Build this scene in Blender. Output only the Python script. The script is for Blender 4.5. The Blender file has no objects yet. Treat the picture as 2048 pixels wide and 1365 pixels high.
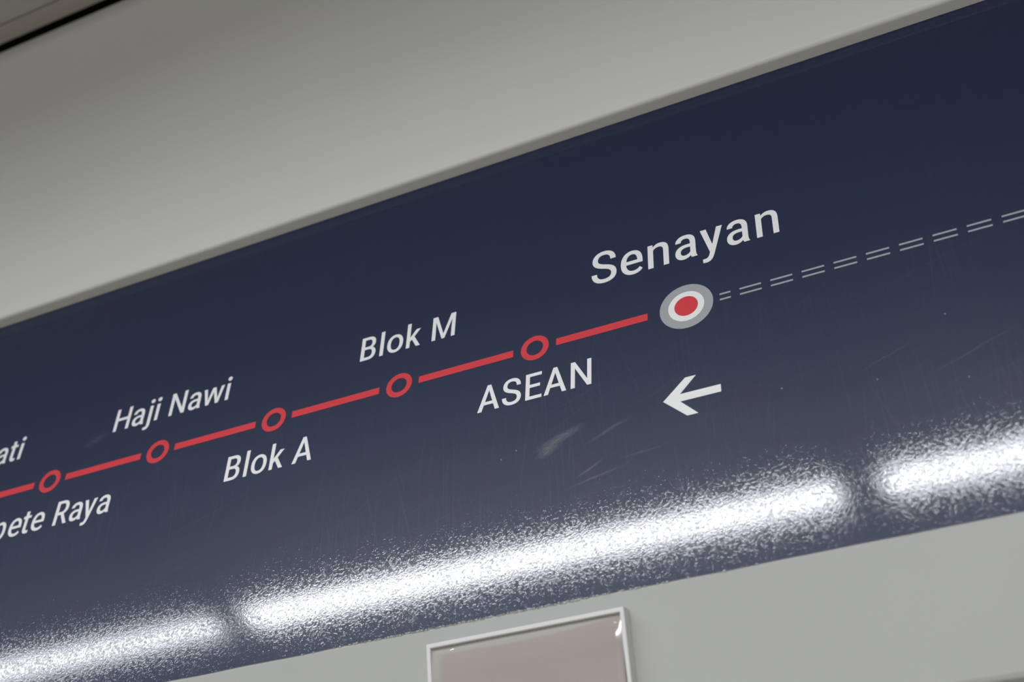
import bpy, bmesh, math, random
from mathutils import Vector, Matrix, noise

scene = bpy.context.scene
COL = scene.collection
S = 0.08                       # metres per station spacing on the map
BASE_H = 2.05                  # height of the route line above the floor


def W(x, y, z=0.0):
    """sign coordinates (along, up, out of the wall; in station spacings) -> world metres"""
    return Vector((x * S, -z * S, BASE_H + y * S))


# ------------------------------------------------------------------ camera
cam_d = bpy.data.cameras.new('camera')
cam = bpy.data.objects.new('camera', cam_d)
COL.objects.link(cam)
scene.camera = cam
cam_d.sensor_fit = 'HORIZONTAL'
cam_d.sensor_width = 36.0
cam_d.lens = 2658.2 / 2048 * 36.0
cam_d.clip_start = 0.01
right = Vector((0.9011, 0.4322, 0.0357))
up = Vector((0.2516, -0.5879, 0.7688))
view = Vector((-0.3533, 0.6838, 0.6385)).normalized()
right = (right - view * right.dot(view)).normalized()
up = right.cross(view)
m3 = Matrix((right, up, -view)).transposed()
cam.matrix_world = Matrix.Translation(W(6.8941, -5.4195, 5.9293)) @ m3.to_4x4()
cam_d.dof.use_dof = True
cam_d.dof.focus_distance = 8.35 * S
cam_d.dof.aperture_fstop = 8.4

# ------------------------------------------------------------------ light, exposure
scene.view_settings.view_transform = 'Standard'
scene.view_settings.look = 'None'
scene.view_settings.gamma = 1.0
scene.view_settings.use_curve_mapping = False
scene.view_settings.exposure = 0.34
scene.cycles.use_denoising = True
scene.cycles.max_bounces = 8

world = bpy.data.worlds.new('world')
scene.world = world
world.use_nodes = True
bg = world.node_tree.nodes['Background']
bg.inputs[0].default_value = (0.95, 0.97, 1.0, 1)
bg.inputs[1].default_value = 0.05

LAMP_Y, LAMP_Z, LAMP_W = 4.98, 10.02, 0.43
LAMP_L = 62.0                  # radiance


def lamp(x0, x1, z=LAMP_Z, w=LAMP_W, rad=LAMP_L):
    ld = bpy.data.lights.new('ceiling_lamp', 'AREA')
    ld.shape = 'RECTANGLE'
    ld.size = (x1 - x0) * S
    ld.size_y = w * S
    ld.energy = rad * math.pi * ld.size * ld.size_y
    ld.spread = math.radians(172.3)           # narrowed to darken the cove's top: little light at grazing angles
    ld.color = (0.965, 0.985, 1.0)
    o = bpy.data.objects.new('ceiling_lamp', ld)
    o.location = W((x0 + x1) / 2, LAMP_Y, z)
    COL.objects.link(o)


lamp(-12.6, -6.62, rad=LAMP_L * 0.6)     # dimmed so that the left side gets less light
lamp(-6.02, 3.92)
lamp(4.55, 7.6)
lamp(4.0, 14.0, 25.5, 2.2, 108.0)         # second row, added out of view to lift the ambient light

# ------------------------------------------------------------------ materials


def new_mat(name):
    m = bpy.data.materials.new(name)
    m.use_nodes = True
    nt = m.node_tree
    return m, nt, nt.nodes['Principled BSDF']


def N(nt, typ, **kw):
    n = nt.nodes.new(typ)
    for k, v in kw.items():
        setattr(n, k, v)
    return n


def L(nt, a, b):
    nt.links.new(a, b)


def paint(name, col, rough=0.45, spec=0.4, var=0.03, vscale=14.0, bump=0.0, bscale=900.0):
    m, nt, p = new_mat(name)
    tc = N(nt, 'ShaderNodeTexCoord')
    nz = N(nt, 'ShaderNodeTexNoise')
    nz.inputs['Scale'].default_value = vscale
    nz.inputs['Detail'].default_value = 4
    L(nt, tc.outputs['Object'], nz.inputs['Vector'])
    mp = N(nt, 'ShaderNodeMapRange')
    mp.inputs['From Min'].default_value = 0.3
    mp.inputs['From Max'].default_value = 0.7
    mp.inputs['To Min'].default_value = 1 - var
    mp.inputs['To Max'].default_value = 1 + var
    L(nt, nz.outputs['Fac'], mp.inputs['Value'])
    mx = N(nt, 'ShaderNodeMix', data_type='RGBA', blend_type='MULTIPLY')
    mx.inputs[0].default_value = 1.0
    mx.inputs[6].default_value = (*col, 1)
    L(nt, mp.outputs[0], mx.inputs[7])
    L(nt, mx.outputs[2], p.inputs['Base Color'])
    p.inputs['Roughness'].default_value = rough
    p.inputs['Specular IOR Level'].default_value = spec
    if bump:
        b2 = N(nt, 'ShaderNodeTexNoise')
        b2.inputs['Scale'].default_value = bscale
        b2.inputs['Detail'].default_value = 2
        L(nt, tc.outputs['Object'], b2.inputs['Vector'])
        bp = N(nt, 'ShaderNodeBump')
        bp.inputs['Strength'].default_value = 1.0
        bp.inputs['Distance'].default_value = bump
        L(nt, b2.outputs['Fac'], bp.inputs['Height'])
        L(nt, bp.outputs[0], p.inputs['Normal'])
    return m


def film(name, col, wear=False):
    """glossy printed vinyl with an orange-peel surface"""
    m, nt, p = new_mat(name)
    tc = N(nt, 'ShaderNodeTexCoord')
    co = tc.outputs['Object']
    p.inputs['Base Color'].default_value = (*col, 1)
    p.inputs['Roughness'].default_value = 0.34
    p.inputs['Specular IOR Level'].default_value = 0.22
    p.inputs['Coat Weight'].default_value = 0.66
    p.inputs['Coat Roughness'].default_value = 0.045
    # orange peel
    n1 = N(nt, 'ShaderNodeTexNoise')
    n1.inputs['Scale'].default_value = 1050.0
    n1.inputs['Detail'].default_value = 3.0
    n1.inputs['Roughness'].default_value = 0.6
    L(nt, co, n1.inputs['Vector'])
    b1 = N(nt, 'ShaderNodeBump')
    b1.inputs['Strength'].default_value = 1.0
    b1.inputs['Distance'].default_value = 0.0000165
    # the peel is uneven: calmer and rougher spots
    n2 = N(nt, 'ShaderNodeTexNoise')
    n2.inputs['Scale'].default_value = 650.0
    L(nt, co, n2.inputs['Vector'])
    am = N(nt, 'ShaderNodeMapRange')
    am.inputs['From Min'].default_value = 0.38
    am.inputs['From Max'].default_value = 0.68
    am.inputs['To Min'].default_value = 0.4
    am.inputs['To Max'].default_value = 1.8
    L(nt, n2.outputs['Fac'], am.inputs['Value'])
    ce = N(nt, 'ShaderNodeMath', operation='SUBTRACT')
    ce.inputs[1].default_value = 0.5
    L(nt, n1.outputs['Fac'], ce.inputs[0])
    hm = N(nt, 'ShaderNodeMath', operation='MULTIPLY')
    L(nt, ce.outputs[0], hm.inputs[0])
    L(nt, am.outputs[0], hm.inputs[1])
    L(nt, hm.outputs[0], b1.inputs['Height'])
    L(nt, b1.outputs[0], p.inputs['Normal'])
    L(nt, b1.outputs[0], p.inputs['Coat Normal'])
    if not wear:
        return m
    # faint scratches: very stretched noises at a few angles, kept only at their crests
    total = None

    def add(sock):
        nonlocal total
        if total is None:
            total = sock
        else:
            a = N(nt, 'ShaderNodeMath', operation='ADD')
            L(nt, total, a.inputs[0])
            L(nt, sock, a.inputs[1])
            total = a.outputs[0]

    for ang, sx, sy, lo, hi, amt in ((4, 1100, 12, 0.56, 0.78, 0.40), (-5, 800, 16, 0.60, 0.80, 0.45), (18, 700, 10, 0.63, 0.82, 0.5),
                                     (-58, 800, 9, 0.62, 0.82, 0.40), (-72, 500, 7, 0.62, 0.8, 0.35)):
        mp = N(nt, 'ShaderNodeMapping')
        mp.inputs['Rotation'].default_value = (0, math.radians(ang), 0)
        L(nt, co, mp.inputs['Vector'])
        m2 = N(nt, 'ShaderNodeMapping')
        m2.inputs['Scale'].default_value = (sx, 1, sy)
        L(nt, mp.outputs[0], m2.inputs['Vector'])
        nz = N(nt, 'ShaderNodeTexNoise')
        nz.inputs['Scale'].default_value = 1.0
        nz.inputs['Detail'].default_value = 2.0
        L(nt, m2.outputs[0], nz.inputs['Vector'])
        r = N(nt, 'ShaderNodeMapRange')
        r.inputs['From Min'].default_value = lo
        r.inputs['From Max'].default_value = hi
        r.inputs['To Max'].default_value = amt
        L(nt, nz.outputs['Fac'], r.inputs['Value'])
        add(r.outputs[0])
    # the scratches gather on the lower part, where hands reach
    sep = N(nt, 'ShaderNodeSeparateXYZ')
    L(nt, co, sep.inputs[0])
    pz = N(nt, 'ShaderNodeTexNoise')
    pz.inputs['Scale'].default_value = 16.0
    pz.inputs['Detail'].default_value = 3.0
    L(nt, co, pz.inputs['Vector'])
    pr = N(nt, 'ShaderNodeMapRange')
    pr.inputs['From Min'].default_value = 0.34
    pr.inputs['From Max'].default_value = 0.62
    L(nt, pz.outputs['Fac'], pr.inputs['Value'])
    lowr = N(nt, 'ShaderNodeMapRange')
    lowr.inputs['From Min'].default_value = 0.2 * S
    lowr.inputs['From Max'].default_value = -0.9 * S
    lowr.inputs['To Min'].default_value = 0.16
    L(nt, sep.outputs['Z'], lowr.inputs['Value'])
    g = N(nt, 'ShaderNodeMath', operation='MULTIPLY')
    L(nt, pr.outputs[0], g.inputs[0])
    L(nt, lowr.outputs[0], g.inputs[1])
    g2 = N(nt, 'ShaderNodeMath', operation='MULTIPLY')
    L(nt, total, g2.inputs[0])
    L(nt, g.outputs[0], g2.inputs[1])
    g3 = N(nt, 'ShaderNodeMath', operation='MULTIPLY')
    g3.inputs[1].default_value = 0.5
    L(nt, g2.outputs[0], g3.inputs[0])
    total = g3.outputs[0]
    # hand-rubbed scuffs: (x, y, angle, half length, half width, strength)
    for x, y, ang, hl, hw, st in ((4.19, -0.76, 19, 0.22, 0.045, 1.0), (4.11, -0.83, 24, 0.12, 0.05, 0.9),
                                  (4.50, -0.79, 22, 0.22, 0.020, 0.6), (4.38, -1.03, 27, 0.13, 0.013, 0.9),
                                  (4.42, -1.10, 11, 0.22, 0.012, 0.7), (4.72, -1.0, 6, 0.2, 0.010, 0.4),
                                  (5.75, -1.55, 0, 0.24, 0.05, 0.6), (5.7, -1.72, 0, 0.28, 0.045, 0.6),
                                  (3.2, -1.62, -52, 0.14, 0.012, 0.7), (6.15, -0.75, 20, 0.22, 0.006, 0.5),
                                  (0.35, 0.28, 20, 0.16, 0.06, 0.3), (6.6, -0.85, 20, 0.35, 0.010, 0.4)):
        mp = N(nt, 'ShaderNodeMapping', vector_type='TEXTURE')
        mp.inputs['Location'].default_value = (x * S, 0, y * S)
        mp.inputs['Rotation'].default_value = (0, -math.radians(ang), 0)
        mp.inputs['Scale'].default_value = (hl * S, 1, hw * S)
        wn = N(nt, 'ShaderNodeTexNoise')
        wn.inputs['Scale'].default_value = 70.0
        wn.inputs['Detail'].default_value = 4.0
        L(nt, co, wn.inputs['Vector'])
        wv = N(nt, 'ShaderNodeVectorMath', operation='SUBTRACT')
        wv.inputs[1].default_value = (0.5, 0.5, 0.5)
        L(nt, wn.outputs['Color'], wv.inputs[0])
        ws = N(nt, 'ShaderNodeVectorMath', operation='SCALE')
        ws.inputs['Scale'].default_value = 0.0035
        L(nt, wv.outputs[0], ws.inputs[0])
        wa = N(nt, 'ShaderNodeVectorMath', operation='ADD')
        L(nt, co, wa.inputs[0])
        L(nt, ws.outputs[0], wa.inputs[1])
        L(nt, wa.outputs[0], mp.inputs['Vector'])
        # flatten y so that only x and z count
        fl = N(nt, 'ShaderNodeVectorMath', operation='MULTIPLY')
        fl.inputs[1].default_value = (1, 0, 1)
        L(nt, mp.outputs[0], fl.inputs[0])
        ln = N(nt, 'ShaderNodeVectorMath', operation='LENGTH')
        L(nt, fl.outputs[0], ln.inputs[0])
        r = N(nt, 'ShaderNodeMapRange', interpolation_type='SMOOTHSTEP')
        r.inputs['From Min'].default_value = 1.0
        r.inputs['From Max'].default_value = 0.0
        r.inputs['To Max'].default_value = st
        L(nt, ln.outputs['Value'], r.inputs['Value'])
        # streaks inside the scuff
        m2 = N(nt, 'ShaderNodeMapping')
        m2.inputs['Scale'].default_value = (3.0, 0, 9.0)
        L(nt, mp.outputs[0], m2.inputs['Vector'])
        sn = N(nt, 'ShaderNodeTexNoise')
        sn.inputs['Scale'].default_value = 1.2
        L(nt, m2.outputs[0], sn.inputs['Vector'])
        sr = N(nt, 'ShaderNodeMapRange')
        sr.inputs['From Min'].default_value = 0.35
        sr.inputs['From Max'].default_value = 0.62
        sr.inputs['To Min'].default_value = 0.15
        L(nt, sn.outputs['Fac'], sr.inputs['Value'])
        mm = N(nt, 'ShaderNodeMath', operation='MULTIPLY')
        L(nt, r.outputs[0], mm.inputs[0])
        L(nt, sr.outputs[0], mm.inputs[1])
        add(mm.outputs[0])
    cl = N(nt, 'ShaderNodeMath', operation='MULTIPLY', use_clamp=True)
    cl.inputs[1].default_value = 0.42
    L(nt, total, cl.inputs[0])
    # mottled print: slight hue drift
    mo = N(nt, 'ShaderNodeTexNoise')
    mo.inputs['Scale'].default_value = 55.0
    mo.inputs['Detail'].default_value = 5.0
    L(nt, co, mo.inputs['Vector'])
    mr = N(nt, 'ShaderNodeMapRange')
    mr.inputs['From Min'].default_value = 0.35
    mr.inputs['From Max'].default_value = 0.65
    L(nt, mo.outputs['Fac'], mr.inputs['Value'])
    c1 = N(nt, 'ShaderNodeMix', data_type='RGBA')
    c1.inputs[6].default_value = (col[0] * 1.30, col[1] * 0.94, col[2] * 1.0, 1)
    c1.inputs[7].default_value = (col[0] * 0.78, col[1] * 1.10, col[2] * 0.98, 1)
    L(nt, mr.outputs[0], c1.inputs[0])
    c2 = N(nt, 'ShaderNodeMix', data_type='RGBA')
    c2.inputs[7].default_value = (0.30, 0.30, 0.33, 1)
    L(nt, cl.outputs[0], c2.inputs[0])
    L(nt, c1.outputs[2], c2.inputs[6])
    L(nt, c2.outputs[2], p.inputs['Base Color'])
    return m


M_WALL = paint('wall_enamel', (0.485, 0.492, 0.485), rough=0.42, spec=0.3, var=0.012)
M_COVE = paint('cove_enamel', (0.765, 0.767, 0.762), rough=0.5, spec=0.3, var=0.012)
M_CEIL = paint('ceiling_laminate', (0.44, 0.435, 0.42), rough=0.6, var=0.02)
M_TRIM = paint('ceiling_trim_paint', (0.42, 0.385, 0.36), rough=0.5, var=0.02)
M_DARK = paint('black_rubber', (0.012, 0.012, 0.012), rough=0.7, spec=0.2, var=0.02)
M_FLOOR = paint('floor_vinyl', (0.68, 0.64, 0.54), rough=0.5, var=0.05)
M_BACK = paint('carriage_panel', (0.30, 0.30, 0.295), rough=0.5, var=0.02)
M_NAVY = film('navy_vinyl', (0.0090, 0.0200, 0.066), wear=True)
M_WHITE = film('white_print', (0.92, 0.93, 0.95))
M_RED = film('red_print', (0.72, 0.044, 0.058))
M_GREY = film('grey_print', (0.39, 0.41, 0.44))
M_DASH = film('pale_grey_print', (0.40, 0.42, 0.44))
M_VINYLCORE = paint('white_vinyl_core', (0.62, 0.63, 0.64), rough=0.5, var=0.1, vscale=300)
M_FRAME = paint('white_plastic', (0.80, 0.79, 0.81), rough=0.4, var=0.01)
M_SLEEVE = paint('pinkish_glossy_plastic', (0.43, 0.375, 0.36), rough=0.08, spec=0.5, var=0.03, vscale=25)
M_DOOR = paint('door_steel', (0.45, 0.45, 0.45), rough=0.4, var=0.02)

# ------------------------------------------------------------------ helpers


def link(name, me, mat, parent=None):
    o = bpy.data.objects.new(name, me)
    if mat is not None:
        me.materials.append(mat)
    COL.objects.link(o)
    if parent is not None:
        o.parent = parent
    return o


def from_pts(name, verts, faces, mat, parent=None, smooth=False):
    me = bpy.data.meshes.new(name)
    me.from_pydata([tuple(v) for v in verts], [], faces)
    me.update()
    if smooth:
        for f in me.polygons:
            f.use_smooth = True
    return link(name, me, mat, parent)


def extrude_profile(name, prof, x0, x1, mat, parent=None, nx=1, smooth_angle=None):
    """open profile [(y, z)] swept along x; sheet thickened behind"""
    bm = bmesh.new()
    rows = []
    for i in range(nx + 1):
        x = x0 + (x1 - x0) * i / nx
        rows.append([bm.verts.new(W(x, y, z)) for y, z in prof])
    for a, b in zip(rows, rows[1:]):
        for j in range(len(prof) - 1):
            bm.faces.new((a[j], b[j], b[j + 1], a[j + 1]))
    bm.normal_update()
    me = bpy.data.meshes.new(name)
    bm.to_mesh(me)
    bm.free()
    if smooth_angle is not None:
        for f in me.polygons:
            f.use_smooth = True
    return link(name, me, mat, parent)


def arc(cy, cz, r, a0, a1, n):
    """points on an arc in the (y, z) plane; the angle turns from +z towards +y"""
    return [(cy + r * math.sin(math.radians(a0 + (a1 - a0) * i / n)),
             cz + r * math.cos(math.radians(a0 + (a1 - a0) * i / n))) for i in range(n + 1)]


def structure(o):
    o['kind'] = 'structure'
    return o


# ------------------------------------------------------------------ the setting
X0, X1 = -15.0, 30.0
SIGN_T, SIGN_B = 1.9016, -1.8808
HINGE = -1.8808
TILT = math.radians(14.0)


def LP(v, off=0.0):
    """point of the lower panel: v down the slope from the fold, off out of it -> (y, z)"""
    return (HINGE - v * math.cos(TILT) - off * math.sin(TILT), -v * math.sin(TILT) + off * math.cos(TILT))


LOW_END = 0.765
# header panel: flat behind the sign, folded back below it, then a rolled lower edge
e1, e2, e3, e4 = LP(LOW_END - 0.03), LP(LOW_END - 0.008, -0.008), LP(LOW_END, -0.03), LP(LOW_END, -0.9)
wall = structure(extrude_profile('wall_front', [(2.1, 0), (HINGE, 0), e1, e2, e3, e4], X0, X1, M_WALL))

# cove above: its lower lip stands proud of the header and is rounded
LIP_Z, LIP_R = 0.108, 0.035
GAP_Y, GAP_Z = 5.00, 0.795
prof = [(SIGN_T + 0.004, -0.05), (SIGN_T + 0.004, LIP_Z - LIP_R)]
lean = math.degrees(math.atan2(GAP_Z - LIP_Z, GAP_Y - SIGN_T))
prof += arc(SIGN_T + 0.004 + LIP_R, LIP_Z - LIP_R, LIP_R, -90, -lean * 0.1, 10)[1:]
y_s, z_s = prof[-1]
for i in range(1, 25):
    t = i / 24
    yy = y_s + (GAP_Y - y_s) * t
    zz = z_s + (GAP_Z - z_s) * (0.15 * t + 0.85 * t * t)
    prof.append((yy, zz))
prof.append((GAP_Y + 0.02, GAP_Z - 0.02))
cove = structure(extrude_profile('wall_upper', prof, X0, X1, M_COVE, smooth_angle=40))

# black shadow gap, trim strip and ceiling board
CEIL_Y = 5.12
gap = structure(extrude_profile('trim_1', [(GAP_Y - 0.02, GAP_Z - 0.14), (CEIL_Y + 0.25, GAP_Z - 0.14), (CEIL_Y + 0.25, GAP_Z + 0.2)],
                                X0, X1, M_DARK))
strip = structure(extrude_profile('trim_2', [(CEIL_Y + 0.2, GAP_Z + 0.02), (CEIL_Y + 0.006, GAP_Z + 0.02), (CEIL_Y, GAP_Z + 0.032),
                                             (CEIL_Y, GAP_Z + 0.20), (CEIL_Y + 0.05, GAP_Z + 0.205)], X0, X1, M_TRIM))
ceil = structure(extrude_profile('ceiling', [(CEIL_Y + 0.06, GAP_Z + 0.208), (CEIL_Y - 0.005, GAP_Z + 0.213), (CEIL_Y - 0.01, GAP_Z + 0.225),
                                             (CEIL_Y - 0.01, 40)], X0, X1, M_CEIL))
floor = structure(extrude_profile('floor', [(-BASE_H / S, 40), (-BASE_H / S, -1.0)], X0, X1, M_FLOOR))
back = structure(extrude_profile('wall_back', [(CEIL_Y, 36), (-BASE_H / S, 36)], X0, X1, M_BACK))
door = structure(extrude_profile('door_1', [(HINGE - 0.5, -1.05), (-BASE_H / S, -1.05)], X0, X1, M_DOOR))

# ------------------------------------------------------------------ glyphs (cap height 100, x from the left edge)
G = {}
G['l'] = ['M 0 0 L 0 105 L 13.9 105 L 13.9 0 Z']
DOT = 'O 6.95 95 9'
G['i'] = ['M 0 0 L 0 74 L 13.9 74 L 13.9 0 Z', DOT]
G['j'] = ['M 0 74 L 13.9 74 L 13.9 -6 C 13.9 -22 8 -31 -5 -31 C -8.5 -31 -11.5 -30.5 -14 -29.7 L -14 -19 C -12.5 -19.4 -10.5 -19.6 -8.8 -19.6 C -3 -19.6 0 -15.5 0 -6.5 Z', DOT]
G['o'] = ['M 0 37.5 C 0 60 12 75.7 30.5 75.7 C 49 75.7 61 60 61 37.5 L 61 36.5 C 61 14 49 -1.7 30.5 -1.7 C 12 -1.7 0 14 0 36.5 Z',
          'M 13.6 36.8 C 13.6 20.5 19.5 10 30.5 10 C 41.5 10 47.4 20.5 47.4 36.8 C 47.4 53.5 41.5 64 30.5 64 C 19.5 64 13.6 53.5 13.6 36.8 Z']
G['e'] = ['M 55.7 32.3 L 13.7 32.3 C 14.6 18.5 21 10 31.5 10 C 39.5 10 44.5 13.5 48 18.7 L 55 11.2 C 50.5 3.5 42.5 -1.7 30.7 -1.7 C 12 -1.7 0 12.5 0 34 L 0 37 C 0 60 12 75.7 29 75.7 C 46.5 75.7 55.7 63 55.7 41 Z',
          'M 14 43 L 42.3 43 L 42.3 44.5 C 41.7 56.5 37.8 64 29 64 C 20.5 64 15.2 56 14 43 Z']
G['n'] = ['M 0 0 L 0 74 L 12.6 74 L 13.1 65.7 C 17.3 72 23.5 75.7 31.3 75.7 C 45.5 75.7 52.5 67 52.5 49.5 L 52.5 0 L 39 0 L 39 48.8 C 39 59.5 35.6 63.7 27 63.7 C 20.8 63.7 16.3 60.3 13.5 54.8 L 13.5 0 Z']
G['m'] = ['M 0 0 L 0 74 L 12.6 74 L 13.1 66 C 17 72 23 75.7 30.5 75.7 C 38.5 75.7 44 72 46.8 65 C 50.8 71.7 57 75.7 65 75.7 C 79 75.7 85.5 67 85.5 49.5 L 85.5 0 L 72 0 L 72 49 C 72 59.5 68.8 63.7 60.8 63.7 C 54 63.7 49.5 59 49.3 51 L 49.3 0 L 35.8 0 L 35.8 49 C 35.8 59.5 32.5 63.7 24.8 63.7 C 19.3 63.7 15.6 61 13.5 56 L 13.5 0 Z']
G['a'] = ['M 53.8 0 L 39.8 0 C 38.9 1.7 38.3 4.2 37.9 7 C 33.5 1.5 27 -1.7 19.8 -1.7 C 8 -1.7 0 7 0 20 C 0 36 11.5 44.5 29.5 44.5 L 37.2 44.5 L 37.2 49 C 37.2 58.5 33.5 64.2 25.8 64.2 C 19 64.2 14.8 60 14.8 53.8 L 1.3 53.8 C 1.3 66 11 75.7 26.5 75.7 C 41.5 75.7 50.7 67 50.7 49.5 L 50.7 17.5 C 50.7 10 51.8 4.5 53.8 1 Z',
          'M 37.2 34.8 L 30.5 34.8 C 19 34.8 13.5 30 13.5 21.7 C 13.5 14.5 17 10.3 23 10.3 C 29.3 10.3 34.8 14.5 37.2 19.2 Z']
G['y'] = ['M 0 74 L 14.6 74 L 27.9 21.5 L 40.2 74 L 54.6 74 L 31.8 -8 C 27.5 -23.5 21.5 -31 10.8 -31 C 8 -31 5.5 -30.5 3 -29.8 L 3 -18.7 C 4.3 -18.9 5.5 -19 6.8 -19 C 13.5 -19 16.8 -16 18.9 -8.5 L 21 -0.8 Z']
G['B'] = ['M 0 0 L 0 100 L 27.5 100 C 45.5 100 54.8 90.5 54.8 73.5 C 54.8 64 50.5 56 43 52.2 C 52.5 49.3 57.6 40.8 57.6 29 C 57.6 10.5 46.5 0 29 0 Z',
          'M 14 57.3 L 27.5 57.3 C 36 57.3 41 62.5 41 72.2 C 41 82.8 36.5 88 27.5 88 L 14 88 Z',
          'M 14 12 L 28.5 12 C 38 12 43.6 18.3 43.6 29 C 43.6 40 38.5 45.8 28.5 45.8 L 14 45.8 Z']
G['k'] = ['M 0 0 L 0 105 L 13.7 105 L 13.7 43 L 18.7 50.2 L 35.5 74 L 51.5 74 L 29.5 44 L 53.8 0 L 38.2 0 L 20.6 33 L 13.7 25 L 13.7 0 Z']
G['M'] = ['M 0 0 L 0 100 L 17.8 100 L 42.9 20 L 68 100 L 85.7 100 L 85.7 0 L 72 0 L 72 38 L 73.2 77 L 48.2 0 L 37.5 0 L 12.5 77 L 13.7 38 L 13.7 0 Z']
G['A'] = ['M 0 0 L 31.3 100 L 44 100 L 75.3 0 L 60.7 0 L 53.6 24 L 21.7 24 L 14.6 0 Z', 'M 25.2 35.8 L 50.1 35.8 L 37.65 79 Z']
G['E'] = ['M 0 0 L 0 100 L 54 100 L 54 88 L 13.9 88 L 13.9 57.2 L 48.7 57.2 L 48.7 45.4 L 13.9 45.4 L 13.9 12 L 54.5 12 L 54.5 0 Z']
G['F'] = ['M 0 0 L 0 100 L 53 100 L 53 88 L 13.9 88 L 13.9 55.5 L 47.7 55.5 L 47.7 43.5 L 13.9 43.5 L 13.9 0 Z']
G['N'] = ['M 0 0 L 0 100 L 14 100 L 54.2 25 L 54.2 100 L 68 100 L 68 0 L 54 0 L 13.8 74.6 L 13.8 0 Z']
G['H'] = ['M 0 0 L 0 100 L 13.9 100 L 13.9 57.2 L 55.3 57.2 L 55.3 100 L 69.2 100 L 69.2 0 L 55.3 0 L 55.3 45.3 L 13.9 45.3 L 13.9 0 Z']
G['S'] = ['M 0 30.5 L 14 30.5 C 14 17 20.5 10.3 33.5 10.3 C 44.5 10.3 50.8 15.8 50.8 25.7 C 50.8 35.7 45 39.8 29.5 44.9 C 11.5 50.7 2.6 59 2.6 73.2 C 2.6 90 14.5 101.7 32.8 101.7 C 51.8 101.7 63.2 89.5 63.2 71 L 49.2 71 C 49.2 83 43.6 89.8 32.5 89.8 C 22.3 89.8 16.6 84 16.6 73.5 C 16.6 65.7 22.5 61 36.8 56.4 C 56 50.3 64.8 41.5 64.8 26 C 64.8 8.5 52.5 -1.7 33 -1.7 C 14 -1.7 0 9.5 0 30.5 Z']
G['w'] = ['M 0 74 L 13.5 74 L 23.6 21 L 37 74 L 51 74 L 64.4 21 L 74.5 74 L 88 74 L 71.3 0 L 58.3 0 L 44 54 L 29.7 0 L 16.7 0 Z']
G['t'] = ['M 9 92 L 22.6 92 L 22.6 74 L 35 74 L 35 63 L 22.6 63 L 22.6 21.5 C 22.6 14 25 10.9 30 10.9 C 32 10.9 34 11.2 35.5 11.7 L 35.5 0.3 C 32.5 -0.9 29.5 -1.5 26 -1.5 C 15 -1.5 9 5 9 19 L 9 63 L 0 63 L 0 74 L 9 74 Z']
G['p'] = ['M 0 -28.5 L 0 74 L 12.6 74 L 13.2 67 C 17.5 72.5 23.3 75.7 30.5 75.7 C 46 75.7 55.5 62 55.5 38 L 55.5 36 C 55.5 13.5 46 -1.7 30.7 -1.7 C 23.5 -1.7 17.8 1.2 13.7 6 L 13.7 -28.5 Z',
          'M 42 37.5 C 42 54.5 37 64 27.3 64 C 21 64 16.5 61 13.7 55.8 L 13.7 18.5 C 16.5 13 21 10 27.5 10 C 37 10 42 19.5 42 37 Z']
G['R'] = ['M 0 0 L 0 100 L 28 100 C 46.5 100 56.5 90 56.5 70.5 C 56.5 57 50.5 48 40 43.3 L 61.5 0.7 L 61.5 0 L 46.5 0 L 27.5 40 L 14 40 L 14 0 Z',
          'M 14 52 L 28 52 C 37 52 42.5 58.5 42.5 70 C 42.5 81.5 37.5 88 28 88 L 14 88 Z']
G['C'] = ['M 50.5 32.5 L 64 32.5 C 62.5 11.5 51 -1.7 32.5 -1.7 C 12.5 -1.7 0 14.5 0 43 L 0 57 C 0 85.5 12.8 101.7 33 101.7 C 51.5 101.7 62.8 88.5 64 67.5 L 50.2 67.5 C 49 82.5 43.5 89.8 33 89.8 C 20.5 89.8 14 79.5 14 58 L 14 43 C 14 21 20 10.3 32.5 10.3 C 43.5 10.3 49 17.5 50.5 32.5 Z']


def parse(path):
    """path text -> list of bezier points [(co, handle_left, handle_right)]"""
    t = path.split()
    if t[0] == 'O':
        cx, cy, r = map(float, t[1:4])
        k = 0.5523 * r
        return [((cx + r, cy), (cx + r, cy - k), (cx + r, cy + k)), ((cx, cy + r), (cx + k, cy + r), (cx - k, cy + r)),
                ((cx - r, cy), (cx - r, cy + k), (cx - r, cy - k)), ((cx, cy - r), (cx - k, cy - r), (cx + k, cy - r))]
    pts, i = [], 0
    while i < len(t):
        c = t[i]
        if c in 'ML':
            q = (float(t[i + 1]), float(t[i + 2]))
            pts.append([q, q, q])
            i += 3
        elif c == 'C':
            v = list(map(float, t[i + 1:i + 7]))
            pts[-1][2] = (v[0], v[1])
            pts.append([(v[4], v[5]), (v[2], v[3]), (v[4], v[5])])
            i += 7
        else:
            i += 1
    if len(pts) > 2 and abs(pts[0][0][0] - pts[-1][0][0]) + abs(pts[0][0][1] - pts[-1][0][1]) < 1e-4:
        pts[0][1] = pts[-1][1]
        pts.pop()
    return pts


PRINT_T = 0.0008          # half thickness of the print film (station spacings)


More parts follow.
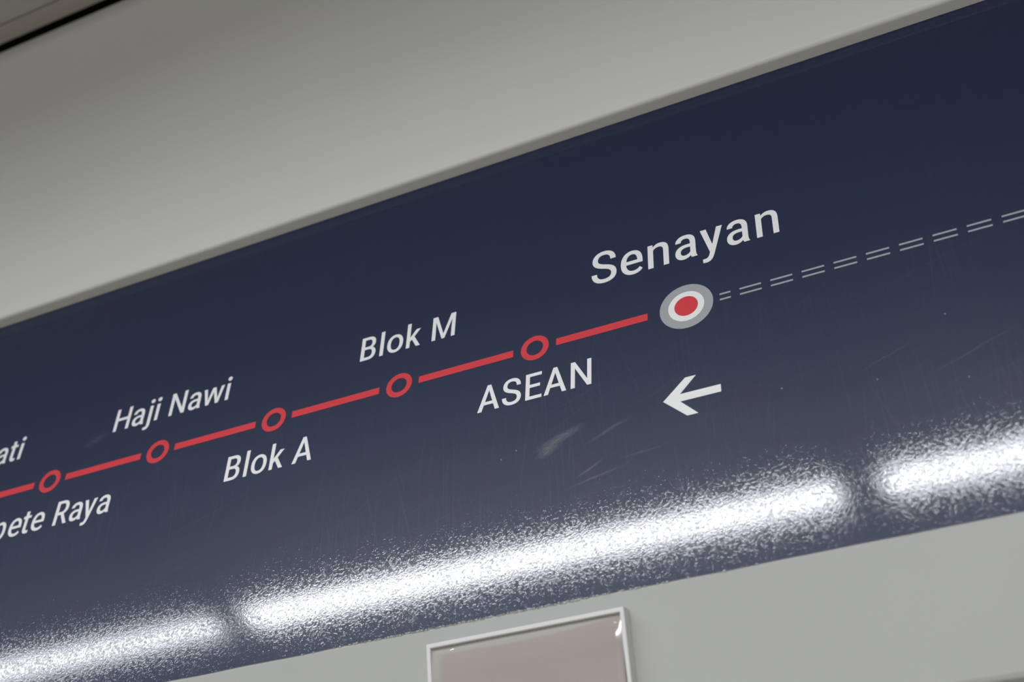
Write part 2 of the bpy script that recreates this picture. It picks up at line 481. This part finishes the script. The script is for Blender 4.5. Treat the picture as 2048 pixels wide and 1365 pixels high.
def flat_mesh(name, contours):
    """contours of bezier points in sign coordinates -> thin solid mesh in local metres (x, 0, z)"""
    cu = bpy.data.curves.new(name, 'CURVE')
    cu.dimensions = '2D'
    cu.fill_mode = 'BOTH'
    cu.extrude = PRINT_T * S
    cu.resolution_u = 8
    for pts in contours:
        sp = cu.splines.new('BEZIER')
        sp.bezier_points.add(len(pts) - 1)
        sp.use_cyclic_u = True
        for b, (co, hl, hr) in zip(sp.bezier_points, pts):
            b.handle_left_type = b.handle_right_type = 'FREE'
            b.co = (co[0] * S, co[1] * S, 0)
            b.handle_left = (hl[0] * S, hl[1] * S, 0)
            b.handle_right = (hr[0] * S, hr[1] * S, 0)
    tmp = bpy.data.objects.new('tmp', cu)
    COL.objects.link(tmp)
    dg = bpy.context.evaluated_depsgraph_get()
    me = bpy.data.meshes.new_from_object(tmp.evaluated_get(dg))
    bpy.data.objects.remove(tmp)
    bpy.data.curves.remove(cu)
    me.transform(Matrix.Rotation(math.radians(90), 4, 'X'))
    me.materials.clear()
    me.name = name
    return me


# ------------------------------------------------------------------ the route map sign
sign = bpy.data.objects.new('route_map_sign', None)
COL.objects.link(sign)
sign.location = W(0, 0, 0)
sign.empty_display_size = 0.05
sign['label'] = 'long glossy navy metro line map sign with red route line and white station names'
sign['category'] = 'sign'

SX0, SX1 = -8.0, 11.0
random.seed(4)
SIGN_Z = 0.004            # face of the sticker in front of the panel
# face with a slightly ragged lower edge
bm = bmesh.new()
xs = []
x = SX0
while x < SX1:
    xs.append(x)
    x += 0.012 if 2.0 < x < 6.2 else 0.06
xs.append(SX1)
topv, botv, topb, botb = [], [], [], []


def rag(x):
    a = max(0.0, 1 - abs(x - 3.9) / 1.5)
    b = noise.noise(Vector((x * 26, 0, 0))) + 0.6 * noise.noise(Vector((x * 70, 3, 0)))
    return 0.0035 * noise.noise(Vector((x * 3, 7, 0))) + a * 0.012 * max(0.0, b + 0.1)


def local(x, y, z):
    return (x * S, -z * S, y * S)


for x in xs:
    yb = SIGN_B + 0.006 + rag(x)
    topv.append(bm.verts.new(local(x, SIGN_T, SIGN_Z)))
    botv.append(bm.verts.new(local(x, yb, SIGN_Z)))
    topb.append(bm.verts.new(local(x, SIGN_T, 0.0005)))
    botb.append(bm.verts.new(local(x, yb, 0.0005)))
for i in range(len(xs) - 1):
    bm.faces.new((topv[i], botv[i], botv[i + 1], topv[i + 1]))
    bm.faces.new((botv[i], botb[i], botb[i + 1], botv[i + 1]))
    bm.faces.new((topb[i], topv[i], topv[i + 1], topb[i + 1]))
bm.faces.new((topv[0], topb[0], botb[0], botv[0]))
bm.faces.new((topv[-1], botv[-1], botb[-1], topb[-1]))
for f in bm.faces:
    f.normal_update()
    f.material_index = 0 if abs(f.normal.y) > 0.9 else 1
me = bpy.data.meshes.new('sign_face')
bm.to_mesh(me)
bm.free()
face = link('sign_face', me, M_NAVY, sign)
me.materials.append(M_VINYLCORE)      # the cut edge shows the white core
face['label'] = 'navy blue glossy scratched sign face'

# torn white core of the vinyl showing along the lower edge
bm = bmesh.new()
for k in range(300):
    x = random.gauss(3.75, 0.50)
    w = random.uniform(0.003, 0.010)
    hh = random.uniform(0.002, 0.0055)
    y = SIGN_B + 0.007 + rag(x)
    n = 7
    ph = random.uniform(0, 6)
    c = [(w * math.cos(2 * math.pi * q / n + ph) * random.uniform(0.7, 1.2), hh * math.sin(2 * math.pi * q / n + ph) * random.uniform(0.7, 1.2))
         for q in range(n)]
    f = [bm.verts.new(local(x + a * 0.8, y + b * 0.8, SIGN_Z + 0.0035)) for a, b in c]
    r = [bm.verts.new(local(x + a, y + b, 0.001)) for a, b in c]
    bm.faces.new(f[::-1])
    for q in range(n):
        bm.faces.new((f[q], f[(q + 1) % n], r[(q + 1) % n], r[q]))
me = bpy.data.meshes.new('torn_edge')
bm.to_mesh(me)
bm.free()
torn = link('torn_edge', me, M_VINYLCORE, sign)
torn['label'] = 'torn white flecks along the lower edge'
torn['kind'] = 'stuff'

# dust grains stuck to the face
bm = bmesh.new()
for x, y, r in ((3.8965, -0.7757, 0.0055), (3.7968, -0.8154, 0.0045), (6.4968, -0.5640, 0.005), (6.5426, -1.0179, 0.005), (6.0782, -0.8923, 0.004),
                (5.5533, -0.7958, 0.006), (3.6193, -1.8369, 0.008), (3.5169, -1.8419, 0.006), (2.6716, -1.8455, 0.004), (1.8494, -1.8196, 0.006),
                (2.2442, -1.8022, 0.005), (3.5730, -1.2134, 0.004), (2.3987, -1.8582, 0.004)):
    c = [bm.verts.new(local(x + r * math.cos(a) * random.uniform(0.6, 1.1), y + r * math.sin(a) * random.uniform(0.6, 1.1), SIGN_Z)) for a in
         [q * math.pi / 3 for q in range(6)]]
    t = bm.verts.new(local(x, y, SIGN_Z + r * 0.8))
    for q in range(6):
        bm.faces.new((c[q], t, c[(q + 1) % 6]))
me = bpy.data.meshes.new('dust_specks')
bm.to_mesh(me)
bm.free()
dust = link('dust_specks', me, M_VINYLCORE, sign)
dust['label'] = 'white dust specks on the sign face'
dust['kind'] = 'stuff'

PZ = SIGN_Z + PRINT_T


def printed(name, contours, mat, label=None, layer=0, parent=None):
    o = link(name, flat_mesh(name, contours), mat, parent or sign)
    o.location = (0, -(PZ + 0.001 * layer) * S, 0) if parent is None else (0, -0.0016 * S, 0)
    if label:
        o['label'] = label
    return o


def poly(pts):
    return [(q, q, q) for q in pts]


def circle(cx, cy, r, n=12):
    k = 4 / 3 * math.tan(math.pi / 2 / n) * r
    out = []
    for i in range(n):
        a = 2 * math.pi * i / n
        c, s = math.cos(a), math.sin(a)
        p = (cx + r * c, cy + r * s)
        out.append((p, (p[0] + k * s, p[1] - k * c), (p[0] - k * s, p[1] + k * c)))
    return out


def word(letters, base, cap, label):
    cs = []
    for ch, x in letters:
        for path in G[ch]:
            cs.append([tuple((x + q[0] * cap / 100, base + q[1] * cap / 100) for q in pt) for pt in parse(path)])
    return printed('station_name', cs, M_WHITE, label)


word([('S', 4.397), ('e', 4.603), ('n', 4.7905), ('a', 4.9762), ('y', 5.1474), ('a', 5.3205), ('n', 5.5115)], 0.3955, 0.2710,
     'large white lettering Senayan')
word([('A', 3.6095), ('S', 3.7815), ('E', 3.9450), ('A', 4.0714), ('N', 4.2545)], -0.4105, 0.2040, 'white lettering ASEAN')
word([('B', 2.6555), ('l', 2.8095), ('o', 2.8665), ('k', 3.0193), ('M', 3.2195)], 0.3095, 0.2055, 'white lettering Blok M')
word([('B', 1.6667), ('l', 1.8235), ('o', 1.8805), ('k', 2.0326), ('A', 2.2175)], -0.4335, 0.2050, 'white lettering Blok A')
word([('H', 0.5005), ('a', 0.6716), ('j', 0.8190), ('i', 0.8830), ('N', 1.0155), ('a', 1.1870), ('w', 1.3126), ('i', 1.5180)], 0.3115, 0.2050,
     'white lettering Haji Nawi')
word([('C', -0.630), ('i', -0.4760), ('p', -0.4216), ('e', -0.2725), ('t', -0.1490), ('e', -0.0545), ('R', 0.1590), ('a', 0.3070),
      ('y', 0.4264), ('a', 0.5593)], -0.4285, 0.2050, 'white lettering ending in pete Raya')
word([('F', -1.520), ('a', -1.395), ('t', -1.270), ('m', -1.175), ('a', -0.972), ('w', -0.850), ('a', -0.6640), ('t', -0.5365), ('i', -0.4345)],
     0.3125, 0.2050, 'white lettering ending in ati')

BH = 0.0278
TX = 5.0266
for a, b in ((-1 + 0.152, -0.153), (0.1504, 1 - 0.1535), (1.1504, 2 - 0.1535), (2.1504, 3 - 0.1535), (3.1504, 4 - 0.1535), (4.1504, TX - 0.2535)):
    printed('route_segment', [poly([(a, -BH), (a, BH), (b, BH), (b, -BH)])], M_RED)
for k in range(-1, 5):
    printed('station_ring', [circle(k, 0, 0.0985), circle(k, 0, 0.0585)], M_RED)
tm = printed('terminal_marker', [circle(TX, 0, 0.1731)], M_GREY, 'grey disc of the terminal station mark')
w_ = printed('white_disc', [circle(TX, 0, 0.1166)], M_WHITE, parent=tm)
r_ = printed('red_disc', [circle(TX, 0, 0.0761)], M_RED, parent=tm)
r_.location.y *= 2

DH = 0.0062
for row in (0.0216, -0.0216):
    for k in range(0, 12):
        a = 5.3683 + 0.1928 * (k - 1)
        b = a + 0.1356
        if k == 0:
            a = 5.2415
        printed('route_dash', [poly([(a, row - DH), (a, row + DH), (b, row + DH), (b, row - DH)])], M_DASH)

AY = -0.6862
printed('direction_arrow', [poly([(4.849, AY), (4.991, AY + 0.139), (5.0585, AY + 0.139), (4.954, AY + 0.0268), (5.2036, AY + 0.0268),
                                  (5.2036, AY - 0.0268), (4.954, AY - 0.0268), (5.0585, AY - 0.139), (4.991, AY - 0.139)])], M_WHITE,
        'white arrow pointing left')

# ------------------------------------------------------------------ framed cover below the sign
fx0, fx1, fv0, fv1 = 3.4087, 4.5945, 0.1005, 0.69
FD = 0.086
BRD = 0.025
root = bpy.data.objects.new('framed_panel', None)
COL.objects.link(root)
root.empty_display_size = 0.03
ry, rz = LP(0.0)
root.matrix_world = Matrix.Translation(W(0, ry, rz)) @ Matrix.Rotation(TILT, 4, 'X')
root['label'] = 'small white framed panel with pinkish glossy cover, on the wall under the sign'
root['category'] = 'panel'


def FL(x, v, off):
    return (x * S, -off * S, -v * S)


bm = bmesh.new()
rings_ = []
b = 0.005
for inset, off in ((0, 0.001), (0, FD - b), (b * 0.4, FD - b * 0.3), (b, FD), (BRD - b * 0.6, FD), (BRD, FD - b * 0.6), (BRD + 0.001, 0.012)):
    x0, x1, v0, v1 = fx0 + inset, fx1 - inset, fv0 + inset, fv1 - inset
    rings_.append([bm.verts.new(FL(*q, off)) for q in ((x0, v0), (x1, v0), (x1, v1), (x0, v1))])
for r0, r1 in zip(rings_, rings_[1:]):
    for j in range(4):
        bm.faces.new((r0[j], r0[(j + 1) % 4], r1[(j + 1) % 4], r1[j]))
bmesh.ops.recalc_face_normals(bm, faces=bm.faces)
me = bpy.data.meshes.new('frame')
bm.to_mesh(me)
bm.free()
fr = link('frame', me, M_FRAME, root)
fr['label'] = 'thin white plastic frame'

# the cover: a soft glossy sheet, pillowed inside the frame
cx0, cx1, cv0, cv1 = fx0 + BRD, fx1 - BRD, fv0 + BRD, fv1 - BRD
nx, nv = 170, 260
# crinkled spots of the film: from (x, v) to (x, v), width at both ends, depth
CRINKLES = ((4.533, 0.155, 4.541, 0.198, 0.006, 0.006, 0.0008, 0.030), (3.566, 0.139, 3.550, 0.175, 0.006, 0.004, 0.0008, 0.030))
verts, faces = [], []


def pillow(x, v):
    dx = min(x - cx0, cx1 - x)
    dv = min(v - cv0, cv1 - v)
    def edge(d, R):
        t = min(1.0, max(0.0, d / R))
        return 1 - (1 - t) ** 2.0
    q = min(1.0, max(0.0, (v - cv0) / 0.52))
    dome = 0.13 * 0.52 * (q - q * q / 2)                 # the sheet bows out from its upper edge
    z = 0.064 + 0.012 * edge(dx, 0.055) * edge(v - cv0, 0.16) + dome + 0.0012 * noise.noise(Vector((x * 6, v * 1.5, 1.0)))
    for ax, av, bx, bv, w0, w1, amp, wl in CRINKLES:
        ex, ev = bx - ax, bv - av
        t = ((x - ax) * ex + (v - av) * ev) / (ex * ex + ev * ev)
        if -0.1 < t < 1.1:
            d = abs((x - ax) * ev - (v - av) * ex) / math.hypot(ex, ev)
            w = w0 + (w1 - w0) * t
            m = max(0.0, 1 - (d / w) ** 2) * max(0.0, min(1.0, 8 * t, 8 * (1 - t)))
            z += amp * m * math.sin(2 * math.pi * v / wl + 60 * x + 2 * noise.noise(Vector((x * 60, v * 40, 5))))
    return z


for j in range(nv + 1):
    for i in range(nx + 1):
        sx = i / nx
        sv = j / nv
        sx = 0.5 - 0.5 * math.cos(math.pi * sx)
        x = cx0 + (cx1 - cx0) * sx
        v = cv0 + (cv1 - cv0) * sv
        verts.append(FL(x, v, pillow(x, v)))
for j in range(nv):
    for i in range(nx):
        a = j * (nx + 1) + i
        faces.append((a, a + nx + 1, a + nx + 2, a + 1))
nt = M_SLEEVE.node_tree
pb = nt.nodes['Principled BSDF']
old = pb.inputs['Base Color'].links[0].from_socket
# the pink turns to a paler grey along the top and the left
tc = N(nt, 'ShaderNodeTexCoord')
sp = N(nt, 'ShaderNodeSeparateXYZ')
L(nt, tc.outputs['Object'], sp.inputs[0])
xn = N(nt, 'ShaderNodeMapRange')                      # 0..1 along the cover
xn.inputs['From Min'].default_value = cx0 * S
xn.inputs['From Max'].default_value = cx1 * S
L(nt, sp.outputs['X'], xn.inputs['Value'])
cr = N(nt, 'ShaderNodeFloatCurve')                    # drop of the paler band's lower edge
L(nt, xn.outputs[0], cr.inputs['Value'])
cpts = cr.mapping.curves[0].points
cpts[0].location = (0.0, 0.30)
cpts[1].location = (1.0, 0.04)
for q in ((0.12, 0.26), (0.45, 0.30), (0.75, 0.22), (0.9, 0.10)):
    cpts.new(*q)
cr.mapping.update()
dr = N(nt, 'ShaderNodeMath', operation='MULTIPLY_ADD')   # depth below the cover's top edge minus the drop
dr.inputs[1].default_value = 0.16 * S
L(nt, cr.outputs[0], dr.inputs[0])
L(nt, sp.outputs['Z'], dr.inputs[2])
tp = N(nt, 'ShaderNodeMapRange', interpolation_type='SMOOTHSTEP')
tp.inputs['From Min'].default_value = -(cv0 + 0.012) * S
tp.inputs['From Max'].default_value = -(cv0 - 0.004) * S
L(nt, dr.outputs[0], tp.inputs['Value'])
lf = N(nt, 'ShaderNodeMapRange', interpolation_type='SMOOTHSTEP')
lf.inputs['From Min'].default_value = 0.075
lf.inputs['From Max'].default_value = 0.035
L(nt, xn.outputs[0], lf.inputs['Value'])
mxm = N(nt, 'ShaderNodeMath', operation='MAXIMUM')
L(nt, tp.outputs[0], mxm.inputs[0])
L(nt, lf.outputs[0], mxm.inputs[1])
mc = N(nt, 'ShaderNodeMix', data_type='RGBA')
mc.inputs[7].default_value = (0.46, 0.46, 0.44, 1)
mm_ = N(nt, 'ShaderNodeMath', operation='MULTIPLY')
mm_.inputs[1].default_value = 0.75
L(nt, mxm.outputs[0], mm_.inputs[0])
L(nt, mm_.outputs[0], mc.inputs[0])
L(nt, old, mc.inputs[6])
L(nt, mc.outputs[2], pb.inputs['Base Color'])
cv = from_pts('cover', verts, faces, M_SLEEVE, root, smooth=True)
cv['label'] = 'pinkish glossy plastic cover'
